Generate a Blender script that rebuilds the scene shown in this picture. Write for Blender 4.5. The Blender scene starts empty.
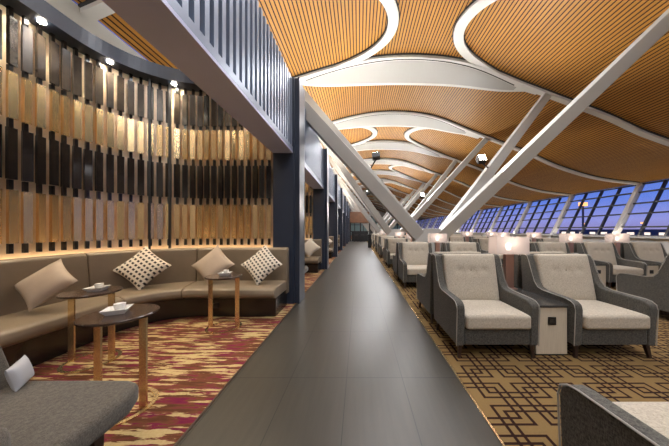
import bpy, bmesh, math, random
from mathutils import Vector, Matrix
random.seed(7)
S = bpy.context.scene
COL = S.collection
PI = math.pi

# ------------------------------------------------------------------ helpers
def link(name, me=None, parent=None, loc=None, rot=None):
    o = bpy.data.objects.new(name, me)
    COL.objects.link(o)
    if parent is not None: o.parent = parent
    if loc is not None: o.location = loc
    if rot is not None: o.rotation_euler = rot
    return o

def tag(o, label, cat, group=None, kind=None):
    o['label'] = label; o['category'] = cat
    if group: o['group'] = group
    if kind: o['kind'] = kind
    return o

def struct(o):
    o['kind'] = 'structure'; return o

def copy_tree(o, parent=None):
    c = o.copy(); COL.objects.link(c)
    if parent is not None: c.parent = parent
    for ch in [x for x in CH.get(o.name, [])]:
        d = copy_tree(ch, c)
        CH.setdefault(c.name, []).append(d)
    return c
CH = {}
def part(name, mb, mat, parent, smooth=False, bevel=0, seg=2, loc=None, rot=None):
    o = mb.build(name, mat, parent, smooth, bevel, seg, loc, rot)
    CH.setdefault(parent.name, []).append(o)
    return o
def empty(name, loc=(0,0,0), rz=0):
    return link(name, None, None, loc, (0,0,rz))

class MB:
    def __init__(s): s.v=[]; s.f=[]; s.m=[]
    def add(s, vs, fs, mi=0):
        b=len(s.v); s.v += [tuple(v) for v in vs]
        for f in fs: s.f.append([b+i for i in f]); s.m.append(mi)
    def box(s, x0,x1,y0,y1,z0,z1, mi=0):
        s.add([(x0,y0,z0),(x1,y0,z0),(x1,y1,z0),(x0,y1,z0),(x0,y0,z1),(x1,y0,z1),(x1,y1,z1),(x0,y1,z1)],
              [(0,3,2,1),(4,5,6,7),(0,1,5,4),(1,2,6,5),(2,3,7,6),(3,0,4,7)], mi)
        return s
    def obox(s, c, t, n, w, d, z0, z1, mi=0):      # oriented box around c (xy), t along width, n along depth
        P=[(c[0]+t[0]*a+n[0]*b, c[1]+t[1]*a+n[1]*b) for a,b in ((-w/2,-d/2),(w/2,-d/2),(w/2,d/2),(-w/2,d/2))]
        s.add([(p[0],p[1],z0) for p in P]+[(p[0],p[1],z1) for p in P],
              [(0,3,2,1),(4,5,6,7),(0,1,5,4),(1,2,6,5),(2,3,7,6),(3,0,4,7)], mi)
        return s
    def prism_x(s, prof, x0, x1, mi=0):            # prof: (y,z) polygon
        n=len(prof)
        s.add([(x0,y,z) for y,z in prof]+[(x1,y,z) for y,z in prof],
              [tuple(range(n)), tuple(range(2*n-1,n-1,-1))]+[(i,i+n,(i+1)%n+n,(i+1)%n) for i in range(n)], mi)
        return s
    def prism_z(s, prof, z0, z1, mi=0):
        n=len(prof)
        s.add([(x,y,z0) for x,y in prof]+[(x,y,z1) for x,y in prof],
              [tuple(range(n-1,-1,-1)), tuple(range(n,2*n))]+[(i,(i+1)%n,(i+1)%n+n,i+n) for i in range(n)], mi)
        return s
    def beam(s, a, b, wa, wb, da=None, db=None, up=Vector((0,1,0)), mi=0):
        a=Vector(a); b=Vector(b); d=(b-a).normalized()
        u=d.cross(up).normalized(); w=u.cross(d).normalized()
        da=da or wa; db=db or wb
        vs=[]
        for p,x,y in ((a,wa,da),(b,wb,db)):
            for sx,sy in ((-1,-1),(1,-1),(1,1),(-1,1)): vs.append(p+u*sx*x/2+w*sy*y/2)
        s.add(vs,[(0,3,2,1),(4,5,6,7),(0,1,5,4),(1,2,6,5),(2,3,7,6),(3,0,4,7)],mi); return s
    def lathe(s, prof, n=24, c=(0,0,0), mi=0):     # prof (r,z)
        vs=[]; fs=[]; k=len(prof)
        for i in range(n):
            a=2*PI*i/n
            for r,z in prof: vs.append((c[0]+r*math.cos(a), c[1]+r*math.sin(a), c[2]+z))
        for i in range(n):
            j=(i+1)%n
            for q in range(k-1): fs.append((i*k+q, j*k+q, j*k+q+1, i*k+q+1))
        fs.append(tuple(i*k for i in range(n-1,-1,-1)))
        fs.append(tuple(i*k+k-1 for i in range(n)))
        s.add(vs,fs,mi); return s
    def tube(s, pts, r, n=6, mi=0, closed=False):
        pts=[Vector(p) for p in pts]; m=len(pts); vs=[]; fs=[]
        for i,p in enumerate(pts):
            a=pts[i-1] if (i>0 or closed) else p; b=pts[(i+1)%m] if (i<m-1 or closed) else p
            d=(b-a).normalized(); up=Vector((0,0,1)) if abs(d.z)<.9 else Vector((1,0,0))
            u=d.cross(up).normalized(); w=u.cross(d)
            for k in range(n):
                t=2*PI*k/n; vs.append(p+u*r*math.cos(t)+w*r*math.sin(t))
        for i in range(m if closed else m-1):
            j=(i+1)%m
            for k in range(n): fs.append((i*n+k,i*n+(k+1)%n,j*n+(k+1)%n,j*n+k))
        if not closed: fs += [tuple(range(n-1,-1,-1)), tuple((m-1)*n+k for k in range(n))]
        s.add(vs,fs,mi); return s
    def sweep(s, path, prof, mi=0):                # path: list of (p(x,y), n(x,y)); prof: (offset, z) closed polygon
        k=len(prof); m=len(path); vs=[]; fs=[]
        for p,n in path:
            for o,z in prof: vs.append((p[0]+n[0]*o, p[1]+n[1]*o, z))
        for i in range(m-1):
            for q in range(k): r=(q+1)%k; fs.append((i*k+q, i*k+r, (i+1)*k+r, (i+1)*k+q))
        fs += [tuple(range(k-1,-1,-1)), tuple((m-1)*k+q for q in range(k))]
        s.add(vs,fs,mi); return s
    def build(s, name, mat, parent=None, smooth=False, bevel=0, seg=2, loc=None, rot=None):
        me=bpy.data.meshes.new(name); me.from_pydata(s.v,[],s.f)
        mats = mat if isinstance(mat,(list,tuple)) else [mat]
        for m in mats: me.materials.append(m)
        for p,i in zip(me.polygons,s.m): p.material_index=i; p.use_smooth = smooth or bevel>0
        bm=bmesh.new(); bm.from_mesh(me); bmesh.ops.recalc_face_normals(bm, faces=bm.faces); 
        if smooth or bevel>0:
            for e in bm.edges:
                if len(e.link_faces)==2 and e.calc_face_angle(0)>math.radians(38): e.smooth=False if not bevel else True
        bm.to_mesh(me); bm.free(); me.update()
        o=link(name,me,parent,loc,rot)
        if bevel>0:
            b=o.modifiers.new('b','BEVEL'); b.width=bevel; b.segments=seg; b.limit_method='ANGLE'; b.angle_limit=math.radians(35)
            w=o.modifiers.new('w','WEIGHTED_NORMAL'); w.keep_sharp=False
        return o

# ------------------------------------------------------------------ materials
def new_mat(name):
    m=bpy.data.materials.new(name); m.use_nodes=True; nt=m.node_tree
    return m, nt, nt.nodes['Principled BSDF']
def simple(name, col, rough=.5, metal=0, emis=None, es=0, spec=.5, bump=0, bscale=200, var=0, vscale=8):
    m,nt,b=new_mat(name)
    b.inputs['Base Color'].default_value=(*col,1); b.inputs['Roughness'].default_value=rough
    b.inputs['Metallic'].default_value=metal; b.inputs['Specular IOR Level'].default_value=spec
    if emis: b.inputs['Emission Color'].default_value=(*emis,1); b.inputs['Emission Strength'].default_value=es
    tc=nt.nodes.new('ShaderNodeTexCoord')
    if var:
        n=nt.nodes.new('ShaderNodeTexNoise'); n.inputs['Scale'].default_value=vscale; n.inputs['Detail'].default_value=4
        nt.links.new(tc.outputs['Object'],n.inputs['Vector'])
        r=nt.nodes.new('ShaderNodeMapRange'); r.inputs[1].default_value=.3; r.inputs[2].default_value=.7
        r.inputs[3].default_value=1-var; r.inputs[4].default_value=1+var
        nt.links.new(n.outputs['Fac'],r.inputs[0])
        mx=nt.nodes.new('ShaderNodeVectorMath'); mx.operation='SCALE'; mx.inputs[0].default_value=col
        nt.links.new(r.outputs[0],mx.inputs['Scale']); nt.links.new(mx.outputs[0],b.inputs['Base Color'])
    if bump:
        n=nt.nodes.new('ShaderNodeTexNoise'); n.inputs['Scale'].default_value=bscale
        nt.links.new(tc.outputs['Object'],n.inputs['Vector'])
        bp=nt.nodes.new('ShaderNodeBump'); bp.inputs['Strength'].default_value=bump; bp.inputs['Distance'].default_value=.004
        nt.links.new(n.outputs['Fac'],bp.inputs['Height']); nt.links.new(bp.outputs[0],b.inputs['Normal'])
    return m
class N:                                           # tiny node-expression helper
    def __init__(s, nt): s.nt=nt
    def math(s, op, a, b=None, c=None):
        n=s.nt.nodes.new('ShaderNodeMath'); n.operation=op
        for i,x in enumerate((a,b,c)):
            if x is None: continue
            if isinstance(x,(int,float)): n.inputs[i].default_value=x
            else: s.nt.links.new(x,n.inputs[i])
        return n.outputs[0]
    def noise(s, vec, scale, detail=3, rough=.5):
        n=s.nt.nodes.new('ShaderNodeTexNoise'); n.inputs['Scale'].default_value=scale
        n.inputs['Detail'].default_value=detail; n.inputs['Roughness'].default_value=rough
        s.nt.links.new(vec,n.inputs['Vector']); return n.outputs['Fac']
    def mapping(s, vec, scale):
        n=s.nt.nodes.new('ShaderNodeMapping'); n.inputs['Scale'].default_value=scale
        s.nt.links.new(vec,n.inputs['Vector']); return n.outputs[0]
    def mix(s, f, a, b):
        n=s.nt.nodes.new('ShaderNodeMix'); n.data_type='RGBA'
        for sock,x in ((n.inputs[0],f),(n.inputs[6],a),(n.inputs[7],b)):
            if isinstance(x,tuple): sock.default_value=(*x,1)
            elif isinstance(x,(int,float)): sock.default_value=x
            else: s.nt.links.new(x,sock)
        return n.outputs[2]
    def ramp(s, f, stops, interp='LINEAR'):
        n=s.nt.nodes.new('ShaderNodeValToRGB'); cr=n.color_ramp; cr.interpolation=interp
        while len(cr.elements)<len(stops): cr.elements.new(.5)
        for e,(p,c) in zip(cr.elements,stops): e.position=p; e.color=(*c,1)
        s.nt.links.new(f,n.inputs[0]); return n.outputs[0]
    def pos(s):
        n=s.nt.nodes.new('ShaderNodeTexCoord'); return n.outputs['Object']
    def xyz(s, vec):
        n=s.nt.nodes.new('ShaderNodeSeparateXYZ'); s.nt.links.new(vec,n.inputs[0]); return n.outputs
    def bump(s, h, b, st=.3, dist=.004):
        bp=s.nt.nodes.new('ShaderNodeBump'); bp.inputs['Strength'].default_value=st; bp.inputs['Distance'].default_value=dist
        s.nt.links.new(h,bp.inputs['Height']); s.nt.links.new(bp.outputs[0],b.inputs['Normal'])

def tweed(name, c1, c2, scale=260, rough=.9):
    m,nt,b=new_mat(name); k=N(nt); p=k.pos()
    a=k.noise(k.mapping(p,(1,1,.25)),scale,2); c=k.noise(k.mapping(p,(.3,.3,1)),scale,2)
    f=k.math('MULTIPLY_ADD',k.math('ADD',a,c),1.6,-1.1)
    nt.links.new(k.mix(f,c1,c2),b.inputs['Base Color']); b.inputs['Roughness'].default_value=rough
    b.inputs['Specular IOR Level'].default_value=.2; b.inputs['Sheen Weight'].default_value=.15
    k.bump(f,b,.35,.002); return m

M={}
M['white']=simple('white paint',(.66,.66,.64),.45,var=.03,vscale=3)
M['white_rib']=simple('white ceiling panel',(.70,.70,.68),.55)
M['lens_panel']=simple('grey ceiling infill panel',(.40,.40,.39),.5)
M['gap']=simple('dark shadow gap',(.05,.05,.05),.8)
M['strut']=simple('pale grey painted steel',(.50,.49,.46),.4,var=.03,vscale=2)
M['navy']=simple('navy painted metal',(.024,.034,.058),.35,var=.05,vscale=3)
M['navy_dark']=simple('dark navy backing',(.005,.007,.018),.5)
M['soffit']=simple('grey violet soffit panel',(.40,.41,.58),.4,var=.05,vscale=2)
M['fin']=simple('blue grey aluminium fin',(.20,.235,.31),.35,metal=.3)
M['black']=simple('black metal',(.012,.012,.013),.4)
M['leg_wood']=simple('dark stained wood',(.035,.018,.012),.35)
M['arm_fabric']=tweed('dark grey tweed',(.03,.03,.028),(.145,.137,.118))
M['beige_fabric']=tweed('beige woven fabric',(.38,.33,.26),(.62,.555,.45),220)
M['piping']=simple('light grey piping',(.38,.36,.32),.7)
M['button']=simple('beige fabric button',(.10,.08,.06),.9)
M['sofa_leather']=simple('brown sofa leatherette',(.205,.158,.108),.42,bump=.15,bscale=60,var=.08,vscale=5)
M['sofa_edge']=simple('brown sofa piping',(.05,.038,.026),.5)
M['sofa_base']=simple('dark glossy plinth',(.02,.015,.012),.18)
M['stool_fabric']=tweed('taupe lounge fabric',(.055,.047,.038),(.14,.122,.098),300)
M['gold']=simple('brushed gold metal',(.88,.68,.38),.25,metal=.92)
M['gold_panel']=simple('polished brass panel',(.86,.64,.35),.25,metal=.95,var=.05,vscale=4)
M['peach_back']=simple('champagne metal backing',(.95,.76,.55),.38,metal=.5,var=.1,vscale=6)
M['black_glass']=simple('black lacquer panel',(.014,.011,.010),.12)
M['smoke_panel']=simple('smoked bronze panel',(.035,.028,.022),.2,metal=.3,var=.25,vscale=14)
M['table_top']=simple('dark veneer table top',(.045,.026,.018),.22,var=.25,vscale=10)
M['ceramic']=simple('white ceramic',(.80,.78,.74),.2)
M['napkin']=simple('white paper',(.82,.82,.80),.8)
M['stand_wood']=None
M['stone_top']=simple('dark stone top',(.05,.048,.046),.2,var=.2,vscale=12)
M['plate']=simple('black socket plate',(.01,.01,.01),.3)
M['copper']=simple('rose copper post',(.55,.33,.27),.3,metal=.8)
M['led_warm']=simple('warm light strip',(.9,.7,.5),.5,emis=(1,.72,.42),es=7)
M['led_cool']=simple('cool light strip',(.8,.85,.9),.5,emis=(.72,.83,1),es=8)
M['lamp_white']=simple('downlight lens',(1,1,1),.5,emis=(1,.9,.75),es=60)
M['flood']=simple('floodlight lens',(1,1,1),.5,emis=(1,.93,.8),es=45)
M['mull_dark']=simple('dark mullion',(.02,.022,.028),.4)
M['bar_wood']=simple('red brown bar wood',(.17,.075,.035),.4,var=.2,vscale=3)
M['dark_furn']=simple('black furniture',(.02,.02,.022),.5)
M['tarmac']=simple('dark tarmac',(.03,.035,.05),.7)
M['bldg']=simple('distant building cladding',(.10,.11,.15),.7)
M['warm_far']=simple('sodium lamp lens',(1,.6,.3),.5,emis=(1,.42,.10),es=2.2)
M['far_window']=simple('lit far windows',(1,.8,.6),.5,emis=(1,.75,.5),es=1.6)
M['red']=simple('dark red cushion',(.2,.02,.03),.6)

# light oak stand
m,nt,b=new_mat('pale oak veneer'); k=N(nt); p=k.pos()
g=k.noise(k.mapping(p,(40,40,2)),3,4)
nt.links.new(k.mix(g,(.50,.43,.32),(.70,.62,.49)),b.inputs['Base Color']); b.inputs['Roughness'].default_value=.45
M['stand_wood']=m
# lamp shade: translucent mesh
m,nt,b=new_mat('translucent lamp shade'); nt.nodes.remove(b)
out=nt.nodes['Material Output']; k=N(nt)
d=nt.nodes.new('ShaderNodeBsdfDiffuse'); d.inputs[0].default_value=(.50,.43,.40,1)
t=nt.nodes.new('ShaderNodeBsdfTranslucent'); t.inputs[0].default_value=(.62,.53,.50,1)
e=nt.nodes.new('ShaderNodeEmission'); e.inputs[0].default_value=(1,.86,.76,1); e.inputs[1].default_value=.10
mx=nt.nodes.new('ShaderNodeMixShader'); mx.inputs[0].default_value=.55
ad=nt.nodes.new('ShaderNodeAddShader'); tp=nt.nodes.new('ShaderNodeBsdfTransparent'); m2=nt.nodes.new('ShaderNodeMixShader'); m2.inputs[0].default_value=.32
nt.links.new(d.outputs[0],mx.inputs[1]); nt.links.new(t.outputs[0],mx.inputs[2])
nt.links.new(mx.outputs[0],ad.inputs[0]); nt.links.new(e.outputs[0],ad.inputs[1]); nt.links.new(ad.outputs[0],m2.inputs[1]); nt.links.new(tp.outputs[0],m2.inputs[2]); nt.links.new(m2.outputs[0],out.inputs[0])
M['shade']=m
# wood slat ceiling (slats run along Y)
m,nt,b=new_mat('timber slat ceiling'); k=N(nt); p=k.pos(); x=k.xyz(p)
ph=k.math('FRACT',k.math('MULTIPLY',x[0],1/.082))
gap=k.math('LESS_THAN',ph,.30)
idn=k.math('FLOOR',k.math('MULTIPLY',x[0],1/.082))
cx=nt.nodes.new('ShaderNodeCombineXYZ'); nt.links.new(idn,cx.inputs[0]); nt.links.new(k.math('MULTIPLY',x[1],.35),cx.inputs[1])
tone=k.noise(cx.outputs[0],1.7,2)
wood=k.mix(tone,(.38,.175,.036),(.56,.275,.062))
nt.links.new(k.mix(gap,wood,(.035,.013,.005)),b.inputs['Base Color']); b.inputs['Roughness'].default_value=.5
b.inputs['Specular IOR Level'].default_value=.3
k.bump(gap,b,.5,-.02)
M['wood_ceiling']=m
# walkway planks
m,nt,b=new_mat('dark timber look porcelain tile'); k=N(nt); p=k.pos(); x=k.xyz(p)
u=k.math('MULTIPLY',k.math('ADD',x[0],.10+4.5),1/.45); v=k.math('MULTIPLY',k.math('ADD',x[1],-1.95+8.8),1/.88)
su=k.math('LESS_THAN',k.math('ABSOLUTE',k.math('SUBTRACT',k.math('FRACT',k.math('ADD',u,.5)),.5)),.006)
sv=k.math('LESS_THAN',k.math('ABSOLUTE',k.math('SUBTRACT',k.math('FRACT',k.math('ADD',v,.5)),.5)),.004)
seam=k.math('MAXIMUM',su,sv)
cx=nt.nodes.new('ShaderNodeCombineXYZ'); nt.links.new(k.math('FLOOR',u),cx.inputs[0]); nt.links.new(k.math('FLOOR',v),cx.inputs[1])
wn=nt.nodes.new('ShaderNodeTexWhiteNoise'); nt.links.new(cx.outputs[0],wn.inputs[0])
gr=k.noise(k.mapping(p,(9,.7,1)),3,5,.6)
c=k.mix(gr,(.029,.026,.0205),(.066,.058,.045))
c=k.mix(k.math('MULTIPLY',wn.outputs[0],.3),c,(.048,.041,.030))
nt.links.new(k.mix(seam,c,(.012,.011,.010)),b.inputs['Base Color'])
nt.links.new(k.math('MULTIPLY_ADD',gr,.05,.31),b.inputs['Roughness'])
k.bump(k.math('MULTIPLY',seam,-1),b,.1,.002)
M['walk']=m
# left carpet: streaks running along X
m,nt,b=new_mat('streaked red and gold carpet'); k=N(nt); p=k.pos()
a=k.noise(k.mapping(p,(1.3,11,1)),2.2,6,.66)
c=k.noise(k.mapping(p,(2.0,13,1)),2.1,4,.6)
big=k.noise(k.mapping(p,(1,2.2,1)),1.3,2)
base=k.ramp(c,[(0,(.06,.022,.012)),(.42,(.10,.038,.018)),(.50,(.15,.055,.025)),(.57,(.17,.02,.04)),(.66,(.13,.012,.045)),(1,(.15,.045,.02))])
f=k.math('ADD',a,k.math('MULTIPLY',k.math('SUBTRACT',big,.5),.25))
gm=k.ramp(f,[(0,(0,0,0)),(.52,(0,0,0)),(.55,(1,1,1)),(1,(1,1,1))])
gold=k.mix(k.noise(p,60,2),(.38,.27,.11),(.58,.44,.22))
nt.links.new(k.mix(gm,base,gold),b.inputs['Base Color']); b.inputs['Roughness'].default_value=.95
b.inputs['Specular IOR Level'].default_value=.1; k.bump(k.noise(p,400,1),b,.4,.004)
M['carpet_left']=m
# right carpet: interlocking squares
m,nt,b=new_mat('gold carpet with brown interlocking squares'); k=N(nt); p=k.pos(); x=k.xyz(p)
LX,LY,a_=.285,.24,.62
def sq(ox,oy,h):
    u=k.math('ABSOLUTE',k.math('SUBTRACT',k.math('FRACT',k.math('ADD',k.math('MULTIPLY',x[0],1/(2*LX)),ox)),.5))
    v=k.math('ABSOLUTE',k.math('SUBTRACT',k.math('FRACT',k.math('ADD',k.math('MULTIPLY',x[1],1/(2*LY)),oy)),.5))
    d=k.math('MULTIPLY',k.math('MAXIMUM',u,v),2)
    return k.math('LESS_THAN',k.math('ABSOLUTE',k.math('SUBTRACT',d,h)),.036)
pat=k.math('MAXIMUM',sq(0,0,a_),sq(.5,.5,a_))
pat=k.math('MAXIMUM',pat,k.math('MAXIMUM',sq(0,0,.83),sq(.5,.5,.83)))
g=k.noise(p,90,3); base=k.mix(g,(.17,.112,.046),(.31,.212,.092))
base=k.mix(k.noise(p,1.4,2),base,(.24,.15,.06))
nt.links.new(k.mix(pat,base,(.030,.013,.010)),b.inputs['Base Color']); b.inputs['Roughness'].default_value=.95
b.inputs['Specular IOR Level'].default_value=.1; k.bump(k.noise(p,400,1),b,.4,.004)
M['carpet_right']=m
# patterned cushion
m,nt,b=new_mat('ivory cushion with black dashes'); k=N(nt); p=k.pos(); x=k.xyz(p)
u=k.math('MULTIPLY',x[0],1/.052); row=k.math('FLOOR',u)
v=k.math('ADD',k.math('MULTIPLY',x[1],1/.05),k.math('MULTIPLY',row,.5))
du=k.math('ABSOLUTE',k.math('SUBTRACT',k.math('FRACT',u),.5)); dv=k.math('ABSOLUTE',k.math('SUBTRACT',k.math('FRACT',v),.5))
dot=k.math('MULTIPLY',k.math('LESS_THAN',du,.24),k.math('LESS_THAN',dv,.30))
nt.links.new(k.mix(dot,(.70,.63,.52),(.03,.025,.025)),b.inputs['Base Color']); b.inputs['Roughness'].default_value=.9
M['pillow_pattern']=m
M['pillow_plain']=simple('beige velvet cushion',(.42,.335,.26),.75,bump=.2,bscale=300,var=.06,vscale=7)
M['pillow_blue']=simple('pale grey cushion',(.45,.45,.46),.8)
# glass
m,nt,b=new_mat('window glass'); nt.nodes.remove(b); out=nt.nodes['Material Output']
tr=nt.nodes.new('ShaderNodeBsdfTransparent'); tr.inputs[0].default_value=(.80,.86,.97,1)
gl=nt.nodes.new('ShaderNodeBsdfGlossy'); gl.inputs['Roughness'].default_value=.03
fr=nt.nodes.new('ShaderNodeFresnel'); fr.inputs[0].default_value=1.4
mx=nt.nodes.new('ShaderNodeMixShader'); nt.links.new(fr.outputs[0],mx.inputs[0]); nt.links.new(tr.outputs[0],mx.inputs[1]); nt.links.new(gl.outputs[0],mx.inputs[2]); nt.links.new(mx.outputs[0],out.inputs[0])
M['glass']=m
M['teal_glass']=simple('teal tinted glazing',(.30,.46,.47),.2)

# ------------------------------------------------------------------ layout constants
YC=[3.9+3.4*k for k in range(8)]        # column fronts
RIB=[.4+3.4*k for k in range(17)]       # roof ribs
YEND=56.0
W0,W1=-1.02,.805

# ------------------------------------------------------------------ floor
struct(MB().box(-4.8,W0,-9,YEND,-.08,0).build('floor_left',M['carpet_left']))
struct(MB().box(W0,W1,-9,YEND,-.08,0).build('floor_walkway',M['walk']))
struct(MB().box(W1,11.7,-9,YEND,-.08,0).build('floor_right',M['carpet_right']))
struct(MB().box(W1-.006,W1+.008,-9,28,0,.004).build('trim_1',M['gold']))
struct(MB().box(W0-.012,W0+.006,-9,28,0,.003).build('trim_2',M['leg_wood']))

# ------------------------------------------------------------------ roof
PROF=[(-9.0,3.3),(-6.0,3.95),(-4.3,4.66),(-3.1,5.20),(-1.78,5.78),(0,6.27),(1.6,6.42),(3.3,6.22),(4.98,5.58),(6.3,5.08),(7.5,4.62),(8.64,4.10),(10.39,3.56),(12.5,3.27)]
def zroof(x):                                   # smooth (Catmull-Rom) through PROF
    P=PROF
    for i in range(len(P)-1):
        if P[i][0]<=x<=P[i+1][0]: break
    x0,y0=P[i]; x1,y1=P[i+1]; h=x1-x0; t=(x-x0)/h
    ma=(P[i+1][1]-P[i-1][1])/(P[i+1][0]-P[i-1][0]) if i>0 else (y1-y0)/h
    mb_=(P[i+2][1]-P[i][1])/(P[i+2][0]-P[i][0]) if i+2<len(P) else (y1-y0)/h
    return (2*t**3-3*t*t+1)*y0+(t**3-2*t*t+t)*h*ma+(-2*t**3+3*t*t)*y1+(t**3-t*t)*h*mb_
xs=[-4.3+ (12.5+4.3)*i/80 for i in range(81)]
mb=MB(); vs=[(x,y,zroof(x)) for y in (-9,YEND) for x in xs]; n=len(xs)
mb.add(vs,[(i,i+1,n+i+1,n+i) for i in range(n-1)])
mb.add([(x,y,zroof(x)+.12) for y in (-9,YEND) for x in xs],[(i,n+i,n+i+1,i+1) for i in range(n-1)])
struct(mb.build('ceiling',M['wood_ceiling'],smooth=True))
# white eave on the left
mb=MB(); xl=[-9+4.7*i/20 for i in range(21)]
mb.add([(x,y,zroof(x)-.02) for y in (-9,YEND) for x in xl],[(i,i+1,22+i,21+i) for i in range(20)])
struct(mb.build('ceiling_eave',M['white_rib'],smooth=True))

def ribbon(a, b, drop, thick, name, mat):       # a,b: lists of (x,y) edges on the roof surface
    mb=MB(); m=len(a); vs=[]
    for (ax,ay),(bx,by) in zip(a,b):
        vs += [(ax,ay,zroof(ax)-drop),(bx,by,zroof(bx)-drop),(bx,by,zroof(bx)-drop+thick),(ax,ay,zroof(ax)-drop+thick)]
    fs=[]
    for i in range(m-1):
        for q in range(4): r=(q+1)%4; fs.append((i*4+q,i*4+r,(i+1)*4+r,(i+1)*4+q))
    fs += [(0,1,2,3),(m*4-4,m*4-1,m*4-2,m*4-3)]
    mb.add(vs,fs); o=mb.build(name,mat); return struct(o)
tn=3
for k_,yr in list(enumerate(RIB))+[(-1,-3.0),(-2,-6.4)]:
    if yr>YEND-2: break
    ea=[];eb=[];ga=[];gb=[]; ia=[]; ib=[]
    for i in range(69):
        x=-4.3+16.55*i/68
        t=(x-1.6)/3.5
        w=.085+ (1.20*(1-t*t)**.8 if abs(t)<1 else 0)
        ea.append((x,yr-.10)); eb.append((x,yr+w))
        ga.append((x,yr-.13)); gb.append((x,yr+w+.03))
        if abs(t)<.93:
            ia.append((x,yr-.02+.10*t*t)); ib.append((x,yr+.015+.10*t*t))
    ribbon(ga,gb,.035,.03,'trim_%d'%tn,M['gap']); tn+=1
    ribbon(ea,eb,.10,.08,'trim_%d'%tn,M['white_rib']); tn+=1
    ribbon(ia,ib,.106,.01,'trim_%d'%tn,M['gap']); tn+=1
    pa=[];pb=[]
    for i in range(41):
        x=1.6+3.2*(i/20-1); t=(x-1.6)/3.5; w=.13+1.16*(1-t*t)**.8
        pa.append((x,yr+.05+.08*t*t)); pb.append((x,max(yr+.06+.08*t*t,yr+w-.14)))
    ribbon(pa,pb,.104,.01,'trim_%d'%tn,M['lens_panel']); tn+=1
    if k_%2==1 and k_>0 and yr<40:
        yc=yr+1.80
        for side in (1,-1):
            for (wd,dr,th,mt) in ((.155,.032,.026,M['gap']),(.125,.085,.07,M['white_rib'])):
                a=[];b_=[]
                for i in range(41):
                    t=-PI/2+PI*i/40
                    def P(r):
                        cx=5.4 if side>0 else -2.0
                        return (cx-side*(2.85+r)*math.cos(t), yc+(1.62+r)*math.sin(t)+.38*math.cos(t))
                    a.append(P(-wd)); b_.append(P(wd))
                ribbon(a,b_,dr,th,'trim_%d'%tn,mt); tn+=1

# ------------------------------------------------------------------ left wall, end wall, right wall
struct(MB().box(-5.0,-4.8,-9,YEND,0,4.35).build('wall_left',simple('brown wall',(.16,.11,.075),.6)))
def wx(z): return 11.5+.49*(z-1.2)
# right side: sill wall then sloped glazing bays
struct(MB().box(11.25,11.40,-9,YEND,0,.88).build('wall_right',M['white']))
struct(MB().box(11.05,11.45,-9,YEND,.88,.94).build('trim_%d'%tn,M['white'])); tn+=1
rows=[.94,1.33,1.90,2.35,2.85,3.22]
for k_ in range(-2,15):
    y0=.4+3.4*k_; y1=y0+3.4
    if y0>YEND-4: break
    w=empty('window_%d'%(k_+3),(11.5,y0,.94)); struct(w)
    mb=MB()
    for z in rows: mb.beam((wx(z)-11.5,.08,z-.94),(wx(z)-11.5,3.32,z-.94),.12,.12,.06,.06,up=Vector((0,0,1)))
    for yy in (.85,1.70,2.55): mb.beam((wx(.94)-11.5,yy,0),(wx(3.22)-11.5,yy,2.28),.10,.10,.08,.08)
    part('window_frame',mb,M['mull_dark'],w)
    mb=MB(); mb.beam((wx(.6)-11.5-.05,0,-.3),(wx(3.35)-11.5-.05,0,2.38),.20,.20,.16,.16)
    part('white_mullion',mb,M['white'],w)
    a,b2=wx(.94)-11.5+.04,wx(3.22)-11.5+.04
    part('window_pane',(lambda q:(q.add([(a,.05,0),(a,3.35,0),(b2,3.35,2.28),(b2,.05,2.28)],[(0,1,2,3)]),q)[1])(MB()),M['glass'],w)
struct(MB().box(-5,13,-9.2,-9,0,6.8).build('wall_back',simple('warm white wall',(.50,.45,.38),.6)))
# end wall: teal glazing with white gable above
struct(MB().box(-5,13,YEND,YEND+.2,4.4,6.6).build('wall_end',M['white']))
we=empty('window_20',(0,YEND,0)); struct(we)
mb=MB()
for x in range(-5,14,2): mb.box(x-.08,x+.08,-.1,.1,0,4.4)
for z in (.9,2.4,4.35): mb.box(-5,13,-.1,.1,z-.06,z+.06)
part('window_frame',mb,M['mull_dark'],we)
part('window_pane',MB().box(-5,13,.02,.06,0,4.4),M['teal_glass'],we)

# ------------------------------------------------------------------ columns, beams, louvres
ordw=['nearest','second','third','fourth','fifth','sixth','seventh','eighth']
for k_,y in enumerate(YC):
    c=MB().prism_z([(-1.40,y),(-1.06,y),(-1.055,y+.03),(-1.0,y+.03),(-.995,y),(-.967,y),(-.967,y+.38),(-1.40,y+.38)],0,3.69).build('column',M['navy'],bevel=.006)
    tag(c,'navy steel column on the left walkway edge, %s from us'%ordw[k_],'column','navy columns along the walkway')
def beam_bay(y0,y1,idx):
    t=empty('louvred_beam',(-1.24,y0,2.45))
    tag(t,['long grey violet soffit beam with blue fins above, reaching over our left',
           'louvred navy beam between the nearest and second columns'][idx] if idx<2 else 'louvred navy beam between the %s and %s columns'%(ordw[idx-1],ordw[idx]),'beam','louvred beams over the booths')
    L=y1-y0
    part('soffit_panel',MB().box(-.16,.165,0,L,0,.03),M['soffit'],t)
    part('fascia_lip',MB().box(.12,.165,0,L,.031,.10),M['fin'],t)
    part('backing_panel',MB().box(-.16,-.10,0,L,.031,1.20).box(-.10,.05,0,L,1.17,1.20),M['navy_dark'],t)
    part('light_strip',MB().box(.06,.08,0.02,L-.02,.05,.07),M['led_cool'],t)
    n=int(L/.105); 
    f0=None
    for i in range(n):
        yy=(i+.5)*L/n
        if f0 is None:
            f0=part('fin',MB().box(.10,.163,-.027,.027,.085,1.20),M['fin'],t,loc=(0,yy,0))
        else:
            c=f0.copy(); COL.objects.link(c); c.parent=t; c.location=(0,yy,0)
beam_bay(-.6,3.9,0)
for k_ in range(1,8): beam_bay(YC[k_-1]+.38,YC[k_],k_)

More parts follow.
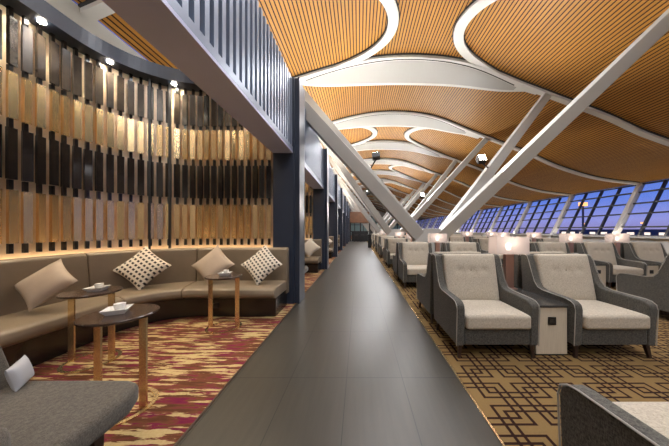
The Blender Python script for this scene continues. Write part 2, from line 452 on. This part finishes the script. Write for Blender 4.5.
# ------------------------------------------------------------------ booth path helper
def path(xs_,yt,R,ye,n=18,s0=0,s1=None):
    """from (xs_,yt) left to the corner, arc radius R, then towards the viewer to ye"""
    out=[]; cx=PX; cy=yt-R
    A=[((xs_+(cx-xs_)*i/6,yt),(0,-1)) for i in range(7)]
    B=[((cx+R*math.cos(PI/2+PI/2*i/n),cy+R*math.sin(PI/2+PI/2*i/n)),(-math.cos(PI/2+PI/2*i/n),-math.sin(PI/2+PI/2*i/n))) for i in range(1,n+1)]
    C_=[((cx-R,cy+(ye-cy)*i/6),(1,0)) for i in range(1,7)]
    return A+B+C_
def resample(P,step):
    L=[0]
    for i in range(1,len(P)): L.append(L[-1]+math.dist(P[i][0],P[i-1][0]))
    def at(s):
        for i in range(1,len(P)):
            if L[i]>=s-1e-9: break
        t=(s-L[i-1])/(L[i]-L[i-1]); a,b=P[i-1],P[i]
        return ((a[0][0]*(1-t)+b[0][0]*t,a[0][1]*(1-t)+b[0][1]*t),(a[1][0]*(1-t)+b[1][0]*t,a[1][1]*(1-t)+b[1][1]*t))
    return L[-1],at
def cut(P,s0,s1,step=.08):
    T,at=resample(P,step); s1=min(s1,T); n=max(2,int((s1-s0)/step))
    return [at(s0+(s1-s0)*i/n) for i in range(n+1)]

# curved sofa (local origin at column line: y relative to column front)
PX=-2.2
sp=path(-1.12,-.03,1.2,-2.95)
ST,_=resample(sp,.1)
segs=[(0,1.42),(1.42,2.72),(2.72,3.95),(3.95,ST)]
def make_sofa():
    t=empty('curved_sofa',(0,YC[0],0))
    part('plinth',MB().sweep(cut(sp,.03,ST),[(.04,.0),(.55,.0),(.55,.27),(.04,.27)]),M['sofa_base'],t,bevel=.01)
    for a,b in segs:
        part('seat_cushion',MB().sweep(cut(sp,a+.005,b-.005),[(.11,.27),(.60,.27),(.675,.30),(.69,.34),(.67,.40),(.60,.425),(.14,.42)]),M['sofa_leather'],t,bevel=.018,seg=3)
    for a,b in segs:
        part('backrest',MB().sweep(cut(sp,a+.004,b-.004),[(.0,.20),(.10,.20),(.155,.44),(.115,.88),(.09,.915),(.03,.925),(.0,.90)]),M['sofa_leather'],t,bevel=.015,seg=3)
    part('socket_plate',MB().box(-2.02,-1.94,-.592,-.58,.12,.19),M['plate'],t)
    return t
sofa=make_sofa(); tag(sofa,'long curved brown sofa wrapping the nearest booth on the left','sofa','curved booth sofas')
for k_ in (1,2,3):
    c=copy_tree(sofa); c.location.y=YC[k_]
    c['label']='curved brown sofa in the %s booth, in front of the %s column'%(ordw[k_],ordw[k_])

# metal screen + partition + bulkhead
PX=-2.5
scp=path(-1.42,.08,1.12,-2.85)
SCT,scat=resample(scp,.1)
part_y=YC[0]
def make_screen():
    t=empty('metal_screen',(0,YC[0],0))
    part('backing',MB().sweep(cut(scp,0,SCT,.1),[(-.05,0),(-.05,3.5),(-.03,3.5),(-.03,0)]),M['peach_back'],t,smooth=True)
    part('light_strip',MB().sweep(cut(scp,.02,SCT,.1),[(.0,.86),(.0,.88),(.03,.88),(.03,.86)]),M['led_warm'],t)
    s=.06; i=0
    while s<SCT-.05:
        p,n=scat(s); l=math.hypot(*n); n=(n[0]/l,n[1]/l); tv=(n[1],-n[0])
        mb=MB()
        def rot(v,a): return (v[0]*math.cos(a)-v[1]*math.sin(a), v[0]*math.sin(a)+v[1]*math.cos(a))
        for j,(z0,z1,mi,w) in enumerate(((1.06,1.61,0,.070),(1.72,2.25,1,.074),(2.35,2.83,0,.070),(2.90,3.39,2,.070))):
            a=-math.radians(random.uniform(-14,16))
            off=.035+.012*random.random(); dz=.004*random.uniform(-1,1)
            c=(p[0]+n[0]*off,p[1]+n[1]*off)
            mb.obox(c,rot(tv,a),rot(n,a),w,.030,z0+dz,z1+dz,mi)
        for z0,z1 in ((.955,1.06),(1.61,1.72),(2.25,2.35),(2.83,2.90),(3.39,3.5)):
            mb.obox((p[0]+n[0]*.02,p[1]+n[1]*.02),tv,n,.034,.03,z0,z1,1)
        part('panel_strand',mb,[M['gold_panel'],M['black_glass'],M['smoke_panel']],t)
        s+=.113; i+=1
    # two dark uprights
    for ss in (1.62,1.88):
        p,n=scat(ss); tv=(n[1],-n[0]); part('upright',MB().obox((p[0]+n[0]*.07,p[1]+n[1]*.07),tv,n,.03,.05,.9,3.5),M['black'],t)
    return t
scr=make_screen(); tag(scr,'tall curved screen of brass and black panels behind the nearest sofa','screen','brass panel screens')
for k_ in (1,2):
    c=copy_tree(scr); c.location.y=YC[k_]; c['label']='brass and black panel screen seen behind the %s column, second or deeper booth'%ordw[k_]
    c['label']='brass and black panel screen closing the %s booth'%ordw[k_]
def make_bulk():
    t=empty('curved_bulkhead',(0,YC[0],0))
    part('fascia',MB().sweep(cut(scp,.0,SCT,.08),[(-.30,3.505),(.20,3.505),(.20,3.70),(-.30,3.70)]),M['navy'],t)
    for ss in (.45,1.55,2.35,3.05,3.85):
        p,n=scat(ss)
        d=part('downlight',MB().lathe([(.0,0),(.032,0),(.032,.02),(.0,.02)],16,(p[0]+n[0]*.12,p[1]+n[1]*.12,3.488)),M['lamp_white'],t)
    return t
bk=make_bulk(); tag(bk,'navy curved bulkhead with downlights above the nearest brass screen','bulkhead','curved bulkheads')
for k_ in (1,2):
    c=copy_tree(bk); c.location.y=YC[k_]; c['label']='navy curved bulkhead over the %s booth, mostly hidden by the beam'%ordw[k_]
for k_ in (0,1,2):
    for ss in (.45,1.55,2.35,3.05,3.85):
        if k_>0 and ss>2.5: continue
        p,n=scat(ss)
        l=bpy.data.lights.new('downlight_lamp','SPOT'); l.energy=85; l.color=(1,.84,.62); l.spot_size=math.radians(110); l.spot_blend=.8; l.shadow_soft_size=.05
        lo=link('downlight_lamp',l,None,(p[0]+n[0]*.14,p[1]+n[1]*.14+YC[k_],3.46))

# ------------------------------------------------------------------ cushions
def pillow_mesh(side=.45,th=.13,n=14):
    mb=MB(); vs=[];fs=[]
    for sgn in (1,-1):
        b=len(vs)
        for j in range(n+1):
            for i in range(n+1):
                u=2*i/n-1; v=2*j/n-1
                pin=1-.10*(1-abs(u)**2*1)*abs(v)**3; piv=1-.10*(1-abs(v)**2)*abs(u)**3
                h=th/2*((1-u**4)*(1-v**4))**.5*(.75+.25*(1-u*u)*(1-v*v))
                vs.append((u*side/2*piv, v*side/2*pin, sgn*(h+.0015)))
        for j in range(n):
            for i in range(n):
                a=b+j*(n+1)+i; q=(a,a+1,a+n+2,a+n+1)
                fs.append(q if sgn>0 else q[::-1])
    m=(n+1)*(n+1)
    ring=[i for i in range(n)]+[n+j*(n+1) for j in range(n)]+[n*(n+1)+n-i for i in range(n)]+[(n-j)*(n+1) for j in range(n)]
    for a,b_ in zip(ring,ring[1:]+ring[:1]): fs.append((a,a+m,b_+m,b_))
    mb.add(vs,fs); return mb
def place_pillow(mat,loc,yaw,tilt,spin,label,group=None,side=.45,th=.13):
    o=pillow_mesh(side,th).build('cushion',mat,smooth=True)
    # local Z is face normal: spin about Z (diamond), stand up, lean back, yaw
    R=Matrix.Rotation(yaw,4,'Z')@Matrix.Rotation(math.radians(90)-tilt,4,'X')@Matrix.Rotation(spin,4,'Z')
    o.matrix_world=Matrix.Translation(loc)@R
    tag(o,label,'cushion',group); return o
q=math.radians
place_pillow(M['pillow_plain'],(-3.04,2.33,.68),q(6),q(34),q(50),'plain beige cushion on the left end of the nearest curved sofa',side=.385)
place_pillow(M['pillow_pattern'],(-2.90,3.22,.695),q(22),q(26),q(48),'ivory cushion with black dashes in the curve of the sofa')
place_pillow(M['pillow_plain'],(-2.14,3.52,.69),q(0),q(26),q(47),'plain beige cushion behind the small table on the straight sofa')
place_pillow(M['pillow_pattern'],(-1.43,3.52,.695),q(-4),q(26),q(46),'ivory cushion with black dashes beside the nearest navy column')
place_pillow(M['pillow_pattern'],(-1.42,6.93,.695),q(0),q(26),q(45),'patterned ivory cushion on the second booth sofa, seen past the nearest column',)
place_pillow(M['pillow_pattern'],(-1.42,10.33,.695),q(0),q(26),q(45),'patterned ivory cushion on the third booth sofa')
place_pillow(M['pillow_plain'],(-1.42,13.73,.695),q(0),q(26),q(45),'small far cushion on the fourth booth sofa')

# ------------------------------------------------------------------ small tables
def make_table():
    t=empty('side_table',(0,0,0))
    part('table_top',MB().lathe([(0,.615),(.175,.615),(.203,.625),(.205,.635),(.20,.64),(0,.64)],40),M['table_top'],t)
    for sx in (-1,1):
        part('leg',MB().box(sx*.165-.007,sx*.165+.007,-.028,.028,.006,.616) if False else MB().box(sx*.165-.026,sx*.165+.026,-.007,.007,.006,.616),M['gold'],t,bevel=.002)
    mb=MB(); n=40; vs=[];fs=[]
    for i in range(n):
        a=2*PI*i/n
        for r,z in ((.172,0),(.20,0),(.20,.008),(.172,.008)): vs.append((r*math.cos(a),r*math.sin(a),z))
    for i in range(n):
        j=(i+1)%n
        for w in range(4): x_=(w+1)%4; fs.append((i*4+w,i*4+x_,j*4+x_,j*4+w))
    mb.add(vs,fs); part('base_ring',mb,M['gold'],t)
    return t
tb=make_table()
tb.location=(-1.61,1.62,0); tb.rotation_euler.z=q(-4); tag(tb,'round dark table on gold legs nearest to us, beside the taupe lounge seat','table','round gold legged tables')
spots=[((-2.45,2.20,0),'round dark table on gold legs standing at left behind the nearest table'),
       ((-1.665,2.96,0),'round dark table on gold legs in front of the straight sofa'),
       ((-1.62,6.3,0),'round gold legged table in the second booth, partly hidden by column')]
for i,(l,lab) in enumerate(spots):
    c=copy_tree(tb); c.location=l; c.rotation_euler.z=q((6,0,0)[i]); c['label']=lab
def dish(x,y,rz,where):
    z=.6405
    o=MB().add([],[]) or MB()
    o=MB(); s0,s1,h=.045,.068,.034
    o.add([(-s0,-s0,0),(s0,-s0,0),(s0,s0,0),(-s0,s0,0),(-s1,-s1,h),(s1,-s1,h),(s1,s1,h),(-s1,s1,h),
           (-s1+.008,-s1+.008,h),(s1-.008,-s1+.008,h),(s1-.008,s1-.008,h),(-s1+.008,s1-.008,h),(-s0+.004,-s0+.004,.006),(s0-.004,-s0+.004,.006),(s0-.004,s0-.004,.006),(-s0+.004,s0-.004,.006)],
          [(3,2,1,0),(0,1,5,4),(1,2,6,5),(2,3,7,6),(3,0,4,7),(4,5,9,8),(5,6,10,9),(6,7,11,10),(7,4,8,11),(8,9,13,12),(9,10,14,13),(10,11,15,14),(11,8,12,15),(12,13,14,15)])
    o=o.build('ceramic_dish',M['ceramic'],loc=(x,y,z),rot=(0,0,rz)); tag(o,'square white ceramic dish on the '+where,'dish','white dishes on the tables')
    c=MB().lathe([(0,0),(.020,0),(.030,.036),(.032,.056),(.026,.056),(0,.050)],18).build('white_cup',M['ceramic'],smooth=True,loc=(x+.005,y+.01,z+.0065)); tag(c,'small white cup standing in the dish on the '+where,'cup','white cups in the dishes')
dish(-1.63,1.62,.5,'nearest round table')
dish(-2.42,2.22,.3,'round table at far left')
dish(-1.66,2.98,.2,'round table by the straight sofa')

# ------------------------------------------------------------------ taupe lounge seats
def make_lounge():
    t=empty('lounge_seat',(-1.08,1.26,0))
    part('seat_cushion',MB().prism_z([(-.70,-.95),(-.02,-.95),(0,-.90),(.0,-.5),(-.005,-.12),(-.05,-.02),(-.12,0),(-.70,0)],.315,.425),M['stool_fabric'],t,bevel=.035,seg=4)
    part('backrest',MB().prism_x([(0,0)],0,0) if False else (lambda b:(b.add([(-.58,-.95,.20),(-.56,-.03,.20),(-.84,-.03,.20),(-.86,-.95,.20),(-.80,-.95,.78),(-.79,-.03,.74),(-.90,-.03,.74),(-.92,-.95,.78)],[(0,1,2,3),(7,6,5,4),(0,4,5,1),(1,5,6,2),(2,6,7,3),(3,7,4,0)]),b)[1])(MB()),M['stool_fabric'],t,bevel=.03,seg=3)
    part('armrest',MB().prism_z([(-.60,-.95),(-.06,-.95),(-.0,-.80),(-.0,-.56),(-.08,-.45),(-.60,-.45)],.427,.56),M['stool_fabric'],t,bevel=.04,seg=3)
    for x_,y_ in ((-.13,-.16),(-.13,-.85),(-.72,-.10),(-.72,-.85)):
        part('leg',MB().beam((x_,y_,0),(x_,y_,.32),.03,.045),M['leg_wood'],t)
    return t
lg=make_lounge(); tag(lg,'taupe woven lounge seat cut off at the lower left corner','seat','taupe lounge seats')
c=copy_tree(lg); c.location.y+=4.0; c['label']='taupe lounge seat just behind the nearest navy column, only its edge showing'
place_pillow(M['pillow_blue'],(-1.68,1.19,.49),q(118),q(10),q(8),'pale grey cushion leaning on the backrest of the lower left seat',side=.125,th=.05)

# ------------------------------------------------------------------ armchair (local: front faces -Y, front edge at y=0, x from -w/2..w/2)
def rounded(pts): return pts
def make_chair():
    t=empty('armchair',(0,0,0)); w=.38
    prof=[(.015,.125),(.0,.46),(.012,.505),(.05,.53),(.10,.538),(.25,.543),(.40,.548),(.47,.565),(.52,.62),(.565,.72),(.615,.85),(.64,.895),(.67,.905),(.735,.905),(.76,.885),(.725,.5),(.70,.125)]
    for sx in (-1,1):
        part('arm_side',MB().prism_x(prof,sx*w,sx*(w-.075)),M['arm_fabric'],t,bevel=.014,seg=3)
        pts=[(sx*(w+.001),y,z) for y,z in prof[:-2]]
        part('piping',MB().tube(pts,.0045,5),M['piping'],t,smooth=True)
    i=w-.077
    part('back_panel',MB().prism_x([(.60,.20),(.665,.895),(.735,.895),(.695,.20)],-i,i),M['arm_fabric'],t,bevel=.015)
    bc=MB(); nx,nz=10,10; vs=[];fs=[]
    # backrest cushion with tufts
    def fr(u,v):
        y0=.475+.115*v; puff=.028*(1-abs(2*u-1)**5)*(1-abs(2*v-1)**5)
        tuft=0
        for bx in (.27,.5,.73): tuft=max(tuft,math.exp(-(((u-bx)/.07)**2+((v-.66)/.06)**2)))
        return y0-puff+.022*tuft
    nx,nz=24,20
    for jz in range(nz+1):
        for ix in range(nx+1):
            u=ix/nx; v=jz/nz; vs.append((-i+.005+(2*i-.01)*u, fr(u,v), .40+.515*v))
    for jz in range(nz):
        for ix in range(nx):
            a=jz*(nx+1)+ix; fs.append((a,a+1,a+nx+2,a+nx+1))
    b0=len(vs)
    back=[(-i+.005,.60,.40),(i-.005,.60,.40),(i-.005,.665,.915),(-i+.005,.665,.915)]
    vs+=back
    fs.append(tuple([b0,b0+1]+list(range(nx,-1,-1))))
    top=[nz*(nx+1)+ix for ix in range(nx+1)]; fs.append(tuple(top+[b0+2,b0+3]))
    L_=[jz*(nx+1) for jz in range(nz+1)]; fs.append(tuple(L_+[b0+3,b0]))
    R_=[jz*(nx+1)+nx for jz in range(nz+1)]; fs.append(tuple(R_[::-1]+[b0+1,b0+2]))
    fs.append((b0+1,b0,b0+3,b0+2))
    bc.add(vs,fs); cush=part('back_cushion',bc,M['beige_fabric'],t,bevel=.02,seg=3)
    for bx in (.27,.5,.73):
        x_=-i+.005+(2*i-.01)*bx
        part('button',MB().lathe([(0,0),(.013,0),(.012,.005),(0,.008)],10),M['button'],cush,smooth=True,loc=(x_,fr(bx,.66)+.003,.40+.515*.66),rot=(q(90),0,0))
    sc=MB(); nx,ny=12,10; vs=[];fs=[]
    for (zz,sg) in ((.415,1),(.285,-1)):
        for jy in range(ny+1):
            for ix in range(nx+1):
                u=2*ix/nx-1; v=2*jy/ny-1
                vs.append(((i-.004)*u,-.022+.262*(v+1),zz+sg*(.018 if sg>0 else .004)*(1-u**4)*(1-v**4)))
    m_=(nx+1)*(ny+1)
    for jy in range(ny):
        for ix in range(nx):
            a=jy*(nx+1)+ix; fs.append((a,a+1,a+nx+2,a+nx+1)); fs.append((a+m_+nx+1,a+m_+nx+2,a+m_+1,a+m_))
    ring=[i_ for i_ in range(nx)]+[nx+j*(nx+1) for j in range(ny)]+[ny*(nx+1)+nx-i_ for i_ in range(nx)]+[(ny-j)*(nx+1) for j in range(ny)]
    for a,b_ in zip(ring,ring[1:]+ring[:1]): fs.append((a,a+m_,b_+m_,b_))
    sc.add(vs,fs); part('seat_cushion',sc,M['beige_fabric'],t,bevel=.028,seg=4)
    part('seat_frame',MB().box(-i,i,.018,.60,.13,.283),M['arm_fabric'],t,bevel=.012)
    for sx in (-1,1):
        for yy,dy in ((.06,-.02),(.64,.03)):
            part('leg',MB().beam((sx*(w-.05)+sx*.018,yy+dy,0),(sx*(w-.05),yy,.14),.024,.036),M['leg_wood'],t)
    return t
proto=make_chair(); used=False
XC=[(1.285,'walkway edge seat'),(2.375,'inner seat of walkway pair'),(4.41,'aisle seat of window block'),(5.48,'middle seat of window block'),(6.58,'window seat of window block')]
PITCH=2.67
def chair(x,y,away,label,group):
    global used
    c=proto if not used else copy_tree(proto); used=True
    c.location=(x,y,0); c.rotation_euler=(0,0,PI if away else 0)
    tag(c,label,'armchair',group)
rown=['nearest','second','third','fourth','fifth','sixth','seventh']
for r in range(7):
    for ci,(x,nm) in enumerate(XC):
        if r==0 and ci>1: continue
        chair(x,2.21+PITCH*r,False,'armchair facing us, %s, %s row'%(nm,rown[r]),'armchairs facing the camera')
for r in range(5):
    for ci,(x,nm) in enumerate(XC):
        if r==0 and ci>0: continue
        if r==1 and ci in (3,4): continue
        if r>=3 and ci in (1,): continue
        lab=('dark armchair seen from behind its arm at the lower right corner' if r==0 else
             'grey armchair turned away at the right edge, behind the nearest pair' if (r==1 and ci==2) else
             'armchair turned away, %s, behind %s facing row'%(nm,rown[r-1]))
        chair(x,1.09+PITCH*r,True,lab,'armchairs turned away from the camera')

# ------------------------------------------------------------------ stands and lamps
def make_stand():
    t=empty('lamp_cabinet',(0,0,0))
    part('body',MB().box(-.149,.149,0,1.34,.02,.465),M['stand_wood'],t,bevel=.004)
    part('plinth',MB().box(-.14,.14,.02,1.32,0,.02),M['black'],t)
    part('top',MB().box(-.152,.152,-.012,1.35,.466,.488),M['stone_top'],t,bevel=.003)
    s=part('socket_plate',MB().box(-.037,.037,-.010,.0,.30,.375),M['plate'],t,bevel=.003)
    part('socket_hole',MB().box(-.024,-.004,-.013,-.0105,.325,.350).box(.006,.026,-.013,-.0105,.325,.350),M['stone_top'],s)
    return t
def make_lamp():
    t=empty('table_lamp',(0,0,0))
    part('base',MB().box(-.075,.075,-.06,.06,0,.012),M['copper'],t,bevel=.003)
    part('post',MB().box(-.05,.05,-.03,.03,.012,.43),M['copper'],t,bevel=.004)
    mb=MB(); x,y,z0,z1=.195,.09,.422,.630
    P=[(-x,-y),(x,-y),(x,y),(-x,y)]
    mb.add([(a,b,z0) for a,b in P]+[(a,b,z1) for a,b in P],[(0,1,5,4),(1,2,6,5),(2,3,7,6),(3,0,4,7)])
    part('lamp_shade',mb,M['shade'],t)
    part('bulb',MB().lathe([(0,.47),(.02,.47),(.03,.51),(.025,.54),(0,.555)],14),simple('bulb glass',(1,1,1),.5,emis=(1,.85,.68),es=6),t,smooth=True)
    return t
XS=[(1.83,'between the walkway pair'),(4.945,'between aisle side and middle seats of the window block'),(6.03,'by the window side seat of the window block')]
st=make_stand(); lp=make_lamp(); first=True
for r in range(7):
    for ci,(x,nm) in enumerate(XS):
        if r==0 and ci>0: continue
        c=st if first else copy_tree(st); l=lp if first else copy_tree(lp); first=False
        c.location=(x,2.28+PITCH*r,0); tag(c,'pale oak cabinet %s, %s row'%(nm,rown[r]),'cabinet','oak cabinets between the armchairs')
        l.location=(x,2.28+PITCH*r+.66,.488); tag(l,'glowing table lamp %s, %s row'%(nm,rown[r]),'lamp','table lamps on the cabinets')
        if r<4:
            L=bpy.data.lights.new('lamp_bulb_light','POINT'); L.energy=1.6 ; L.color=(1,.83,.68); L.shadow_soft_size=.05
            link('lamp_bulb_light',L,None,(x,2.28+PITCH*r+.66,.488+.57))

# ------------------------------------------------------------------ tree struts
BX=2.06
vn=['nearest','second','third','fourth','fifth','sixth']
for v in range(6):
    by=6.98+6.8*v-(.12 if v else 0); ry=RIB[1+2*v]; r2=RIB[2+2*v]
    t=empty('tree_column',(BX,by,0)); tag(t,'pale grey branching steel column, %s of the row inside the hall'%vn[v],'column','branching steel columns')
    o=Vector((BX,by,0))
    z=lambda x: zroof(x)-.10
    base=MB().prism_z([(-.28,-.2),(.28,-.2),(.28,.2),(-.28,.2)],0,.5)
    base=MB(); base.add([(-.30,-.2,0),(.30,-.2,0),(.30,.2,0),(-.30,.2,0),(-.52,-.2,1.12),(.52,-.2,1.12),(.52,.2,1.12),(-.52,.2,1.12),(-.20,-.2,1.24),(.20,-.2,1.24),(.20,.2,1.24),(-.20,.2,1.24)],
        [(3,2,1,0),(0,1,5,4),(1,2,6,5),(2,3,7,6),(3,0,4,7),(4,5,9,8),(5,6,10,9),(6,7,11,10),(7,4,8,11),(8,9,10,11)])
    part('trunk',base,M['strut'],t,bevel=.01)
    def arm(sx,node):
        b=Vector(node)-o
        part('arm',MB().beam((sx*.30,0,1.0),b,(.35 if sx<0 else .30),.22,.32,.20),M['strut'],t,bevel=.012)
    arm(-1,(-1.95,r2+.03,z(-1.95))); arm(1,(5.64,r2+.03,z(5.64)))
    arm(1,(5.64,ry+.03,z(5.64)))
    arm(-1,(-2.8 if v==0 else -1.95,ry+.03,z(-2.8 if v==0 else -1.95)))
# floodlights on the arms
def flood(loc,armpt,lit,label,rot):
    t=empty('floodlight',loc); t.rotation_euler=rot
    tag(t,label,'floodlight','floodlights on the steel arms')
    part('housing',MB().box(-.11,.11,-.11,.11,-.05,.10),M['black'],t,bevel=.01)
    part('lens',MB().box(-.09,.09,-.09,.09,.101,.108),M['flood'],t)
    R=Matrix.Rotation(rot[2],4,'Z')@Matrix.Rotation(rot[1],4,'Y')@Matrix.Rotation(rot[0],4,'X')
    b=R.inverted().to_3x3()@(Vector(armpt)-Vector(loc))
    part('bracket',MB().tube([(0,0,-.05),tuple(b)],.02,6),M['black'],t)
    L=bpy.data.lights.new('floodlight_beam','SPOT'); L.energy=FL; L.color=(1,.95,.88); L.spot_size=q(150); L.spot_blend=.6; L.shadow_soft_size=.1
    d=R.to_3x3()@Vector((0,0,.14)); lo=link('floodlight_beam',L,None,Vector(loc)+d); lo.rotation_euler=(R.to_3x3()@Matrix.Rotation(PI,3,'X')).to_euler()
FL=450
flood((.50,6.98,3.32),(.36,7.12,3.05),False,'black floodlight box on left arm of nearest branching column',(q(-12),q(-10),0))
flood((3.40,6.70,3.15),(3.72,6.92,3.0),True,'glaring floodlight on the right arm of the nearest branching column',(q(58),0,0))
flood((3.50,13.30,3.1),(3.72,13.60,3.0),True,'small glaring floodlight on the second branching column',(q(58),0,0))
flood((.50,13.4,3.25),(.36,13.72,3.05),False,'small dark floodlight box added on left arm of second branching column',(q(-12),q(-10),0))  # extra fixture, added to raise the light on the ceiling
for v in (2,3):  # added floodlights, put in to brighten the far ceiling
    y=6.98+6.8*v-.12
    flood((3.50,y-.3,3.1),(3.75,y,3.0),True,'tiny far floodlight added on right arm of the %s branching column'%vn[v],(q(58),0,0))
    if v==2: flood((.50,y-.3,3.2),(.36,y,3.05),False,'tiny far floodlight added on left arm of the %s branching column'%vn[v],(q(-12),q(-10),0))

# ------------------------------------------------------------------ far end: bar canopy, counter, stools
t=empty('bar_canopy',(.05,25,0)); tag(t,'reddish brown boxed canopy over the bar at the far end of the walkway','canopy')
part('canopy_box',MB().box(-1.0,1.0,0,2.4,1.95,3.1),M['bar_wood'],t,bevel=.02)
for x_ in (-.95,.1,1.05): part('post',MB().box(x_-.06,x_+.06,.1,.22,0,1.95),M['dark_furn'],t)
t=empty('bar_counter',(.05,25.6,0)); tag(t,'dark bar counter beneath the brown canopy at the far end','counter')
part('counter_body',MB().box(-.85,.95,0,.6,0,1.0),M['dark_furn'],t); part('counter_top',MB().box(-.9,1.0,-.08,.66,1.0,1.05),M['stone_top'],t)
def stool(x,y,label):
    t=empty('bar_stool',(x,y,0)); tag(t,label,'stool','dark stools at the far end')
    part('seat',MB().box(-.2,.2,-.2,.2,.62,.70),M['dark_furn'],t,bevel=.02)
    part('backrest',MB().box(-.2,.2,.17,.21,.70,1.0),M['dark_furn'],t,bevel=.01)
    for a in (-1,1):
        for b in (-1,1): part('leg',MB().box(a*.17-.02,a*.17+.02,b*.17-.02,b*.17+.02,0,.62),M['dark_furn'],t)
stool(-.3,24.6,'left of the two dark stools before the bar counter')
stool(.35,24.6,'right of the two dark stools before the bar counter')
t=empty('service_lectern',(.72,16.3,0)); tag(t,'small black stand with square top at right edge of the far walkway','stand')
part('post',MB().box(-.11,.11,-.1,.1,0,.85),M['black'],t); part('top',MB().box(-.17,.17,-.15,.15,.85,.90),M['black'],t)
for i,x_ in enumerate((1.7,4.2)):
    t=empty('floor_lamp_post',(x_,24,0)); tag(t,('dark slim post with round head just right of the canopy','dark slim post with round head further right of the canopy')[i],'post','dark posts at the far end')
    part('pole',MB().lathe([(0,0),(.10,0),(.10,.03),(.05,.05),(.05,2.2),(0,2.2)],12),M['black'],t)
    part('head',MB().lathe([(0,2.2),(.12,2.22),(.16,2.33),(.12,2.45),(0,2.48)],12),M['black'],t)
struct(MB().box(1.35,11,30,30.2,0,1.3).build('wall_partition',M['dark_furn']))

# ------------------------------------------------------------------ outside the windows
struct(MB().box(12.2,300,-60,400,-4.2,-4.0).build('ground_outside',M['tarmac']))
def mast(x,y,z,s,label):
    t=empty('light_mast',(x,y,-4)); tag(t,label,'mast','apron light masts')
    part('pole',MB().box(-.15,.15,-.15,.15,0,z+4),M['bldg'],t); part('lamp_head',MB().box(-s,s,-.3,.3,z+4,z+4+s),M['warm_far'],t)
mast(56,60,7.2,.9,'tall mast with glaring orange lamps seen through the windows')
mast(90,76,3.2,.5,'low mast lamp outside near the right windows')
mast(75,80,3.0,.45,'low mast lamp outside left of the tall glaring mast')
mast(60,90,2.8,.45,'distant apron lamp outside the far windows')
for i,(x,y,w,h) in enumerate(((130,120,30,5.5),(150,60,40,6.0))):
    t=empty('terminal_building',(x,y,-4)); tag(t,('long low building outside beyond the middle windows','long low building outside beyond the right windows')[i],'building')
    part('block',MB().box(-5,5,-w,w,0,h),M['bldg'],t)
    mb=MB(); 
    for j in range(int(w/3)): mb.box(-5.05,-5.0,-w+1+j*6,-w+4+j*6,h*.55,h*.75)
    part('lit_window_row',mb,M['far_window'],t)

# ------------------------------------------------------------------ lighting: added area lights under the ceiling, unseen emitters without fittings
def area(loc,sx,sy,e,col,rot=(0,0,0)):
    L=bpy.data.lights.new('ceiling_light','AREA'); L.shape='RECTANGLE'; L.size=sx; L.size_y=sy; L.energy=e; L.color=col
    return link('ceiling_light',L,None,loc,rot)
for y in [-6.0,-2.5]+[r+.5 for r in RIB[:14]]:
    area((1.6,y,6.1),4.2,.5,150 if y<12 else 240,(.97,.97,1))
    area((-2.6,y,5.1),1.0,.4,16,(1,.95,.88))
    if y<36: area((8.2,y,4.0),2.2,.3,24,(.97,.97,1))
for y in range(3,40,3):  # added sill lights without fixtures, lifting the right side of the ceiling
    area((11.2,y+.5,1.0),.12,2.4,16,(1,.88,.70),(PI,q(40),0))
# added area lights over the beams brighten the ceiling; no troughs modelled
for k_ in range(-1,8):
    area((-1.24,2.2+3.4*k_,3.70),.2,2.8,48 if k_<2 else 85,(1,.93,.82),(PI,q(-25),0))

# ------------------------------------------------------------------ world
w=bpy.data.worlds.new('dusk'); S.world=w; w.use_nodes=True; nt=w.node_tree; bg=nt.nodes['Background']
tc=nt.nodes.new('ShaderNodeTexCoord'); sx=nt.nodes.new('ShaderNodeSeparateXYZ'); nt.links.new(tc.outputs['Generated'],sx.inputs[0])
k=N(nt); c=k.ramp(sx.outputs[2],[(0,(.26,.22,.42)),(.03,(.28,.28,.58)),(.09,(.13,.21,.60)),(.5,(.05,.10,.38)),(1,(.03,.05,.2))])
nt.links.new(c,bg.inputs[0]); bg.inputs[1].default_value=1.25

# ------------------------------------------------------------------ camera
cam=bpy.data.cameras.new('camera'); co=link('camera',cam,None,(0,0,1.2),(PI/2,0,0))
cam.sensor_width=36; cam.sensor_fit='HORIZONTAL'; cam.lens=36*240/669
cam.shift_x=-24.5/669; cam.shift_y=7/669; cam.clip_start=.05; cam.clip_end=600
S.camera=co
S.view_settings.view_transform='Standard'; S.view_settings.look='None'; S.view_settings.gamma=1; S.view_settings.use_curve_mapping=False
S.view_settings.exposure=.1
S.cycles.use_denoising=True
S.cycles.max_bounces=6; S.cycles.diffuse_bounces=4; S.cycles.glossy_bounces=3; S.cycles.sample_clamp_indirect=6
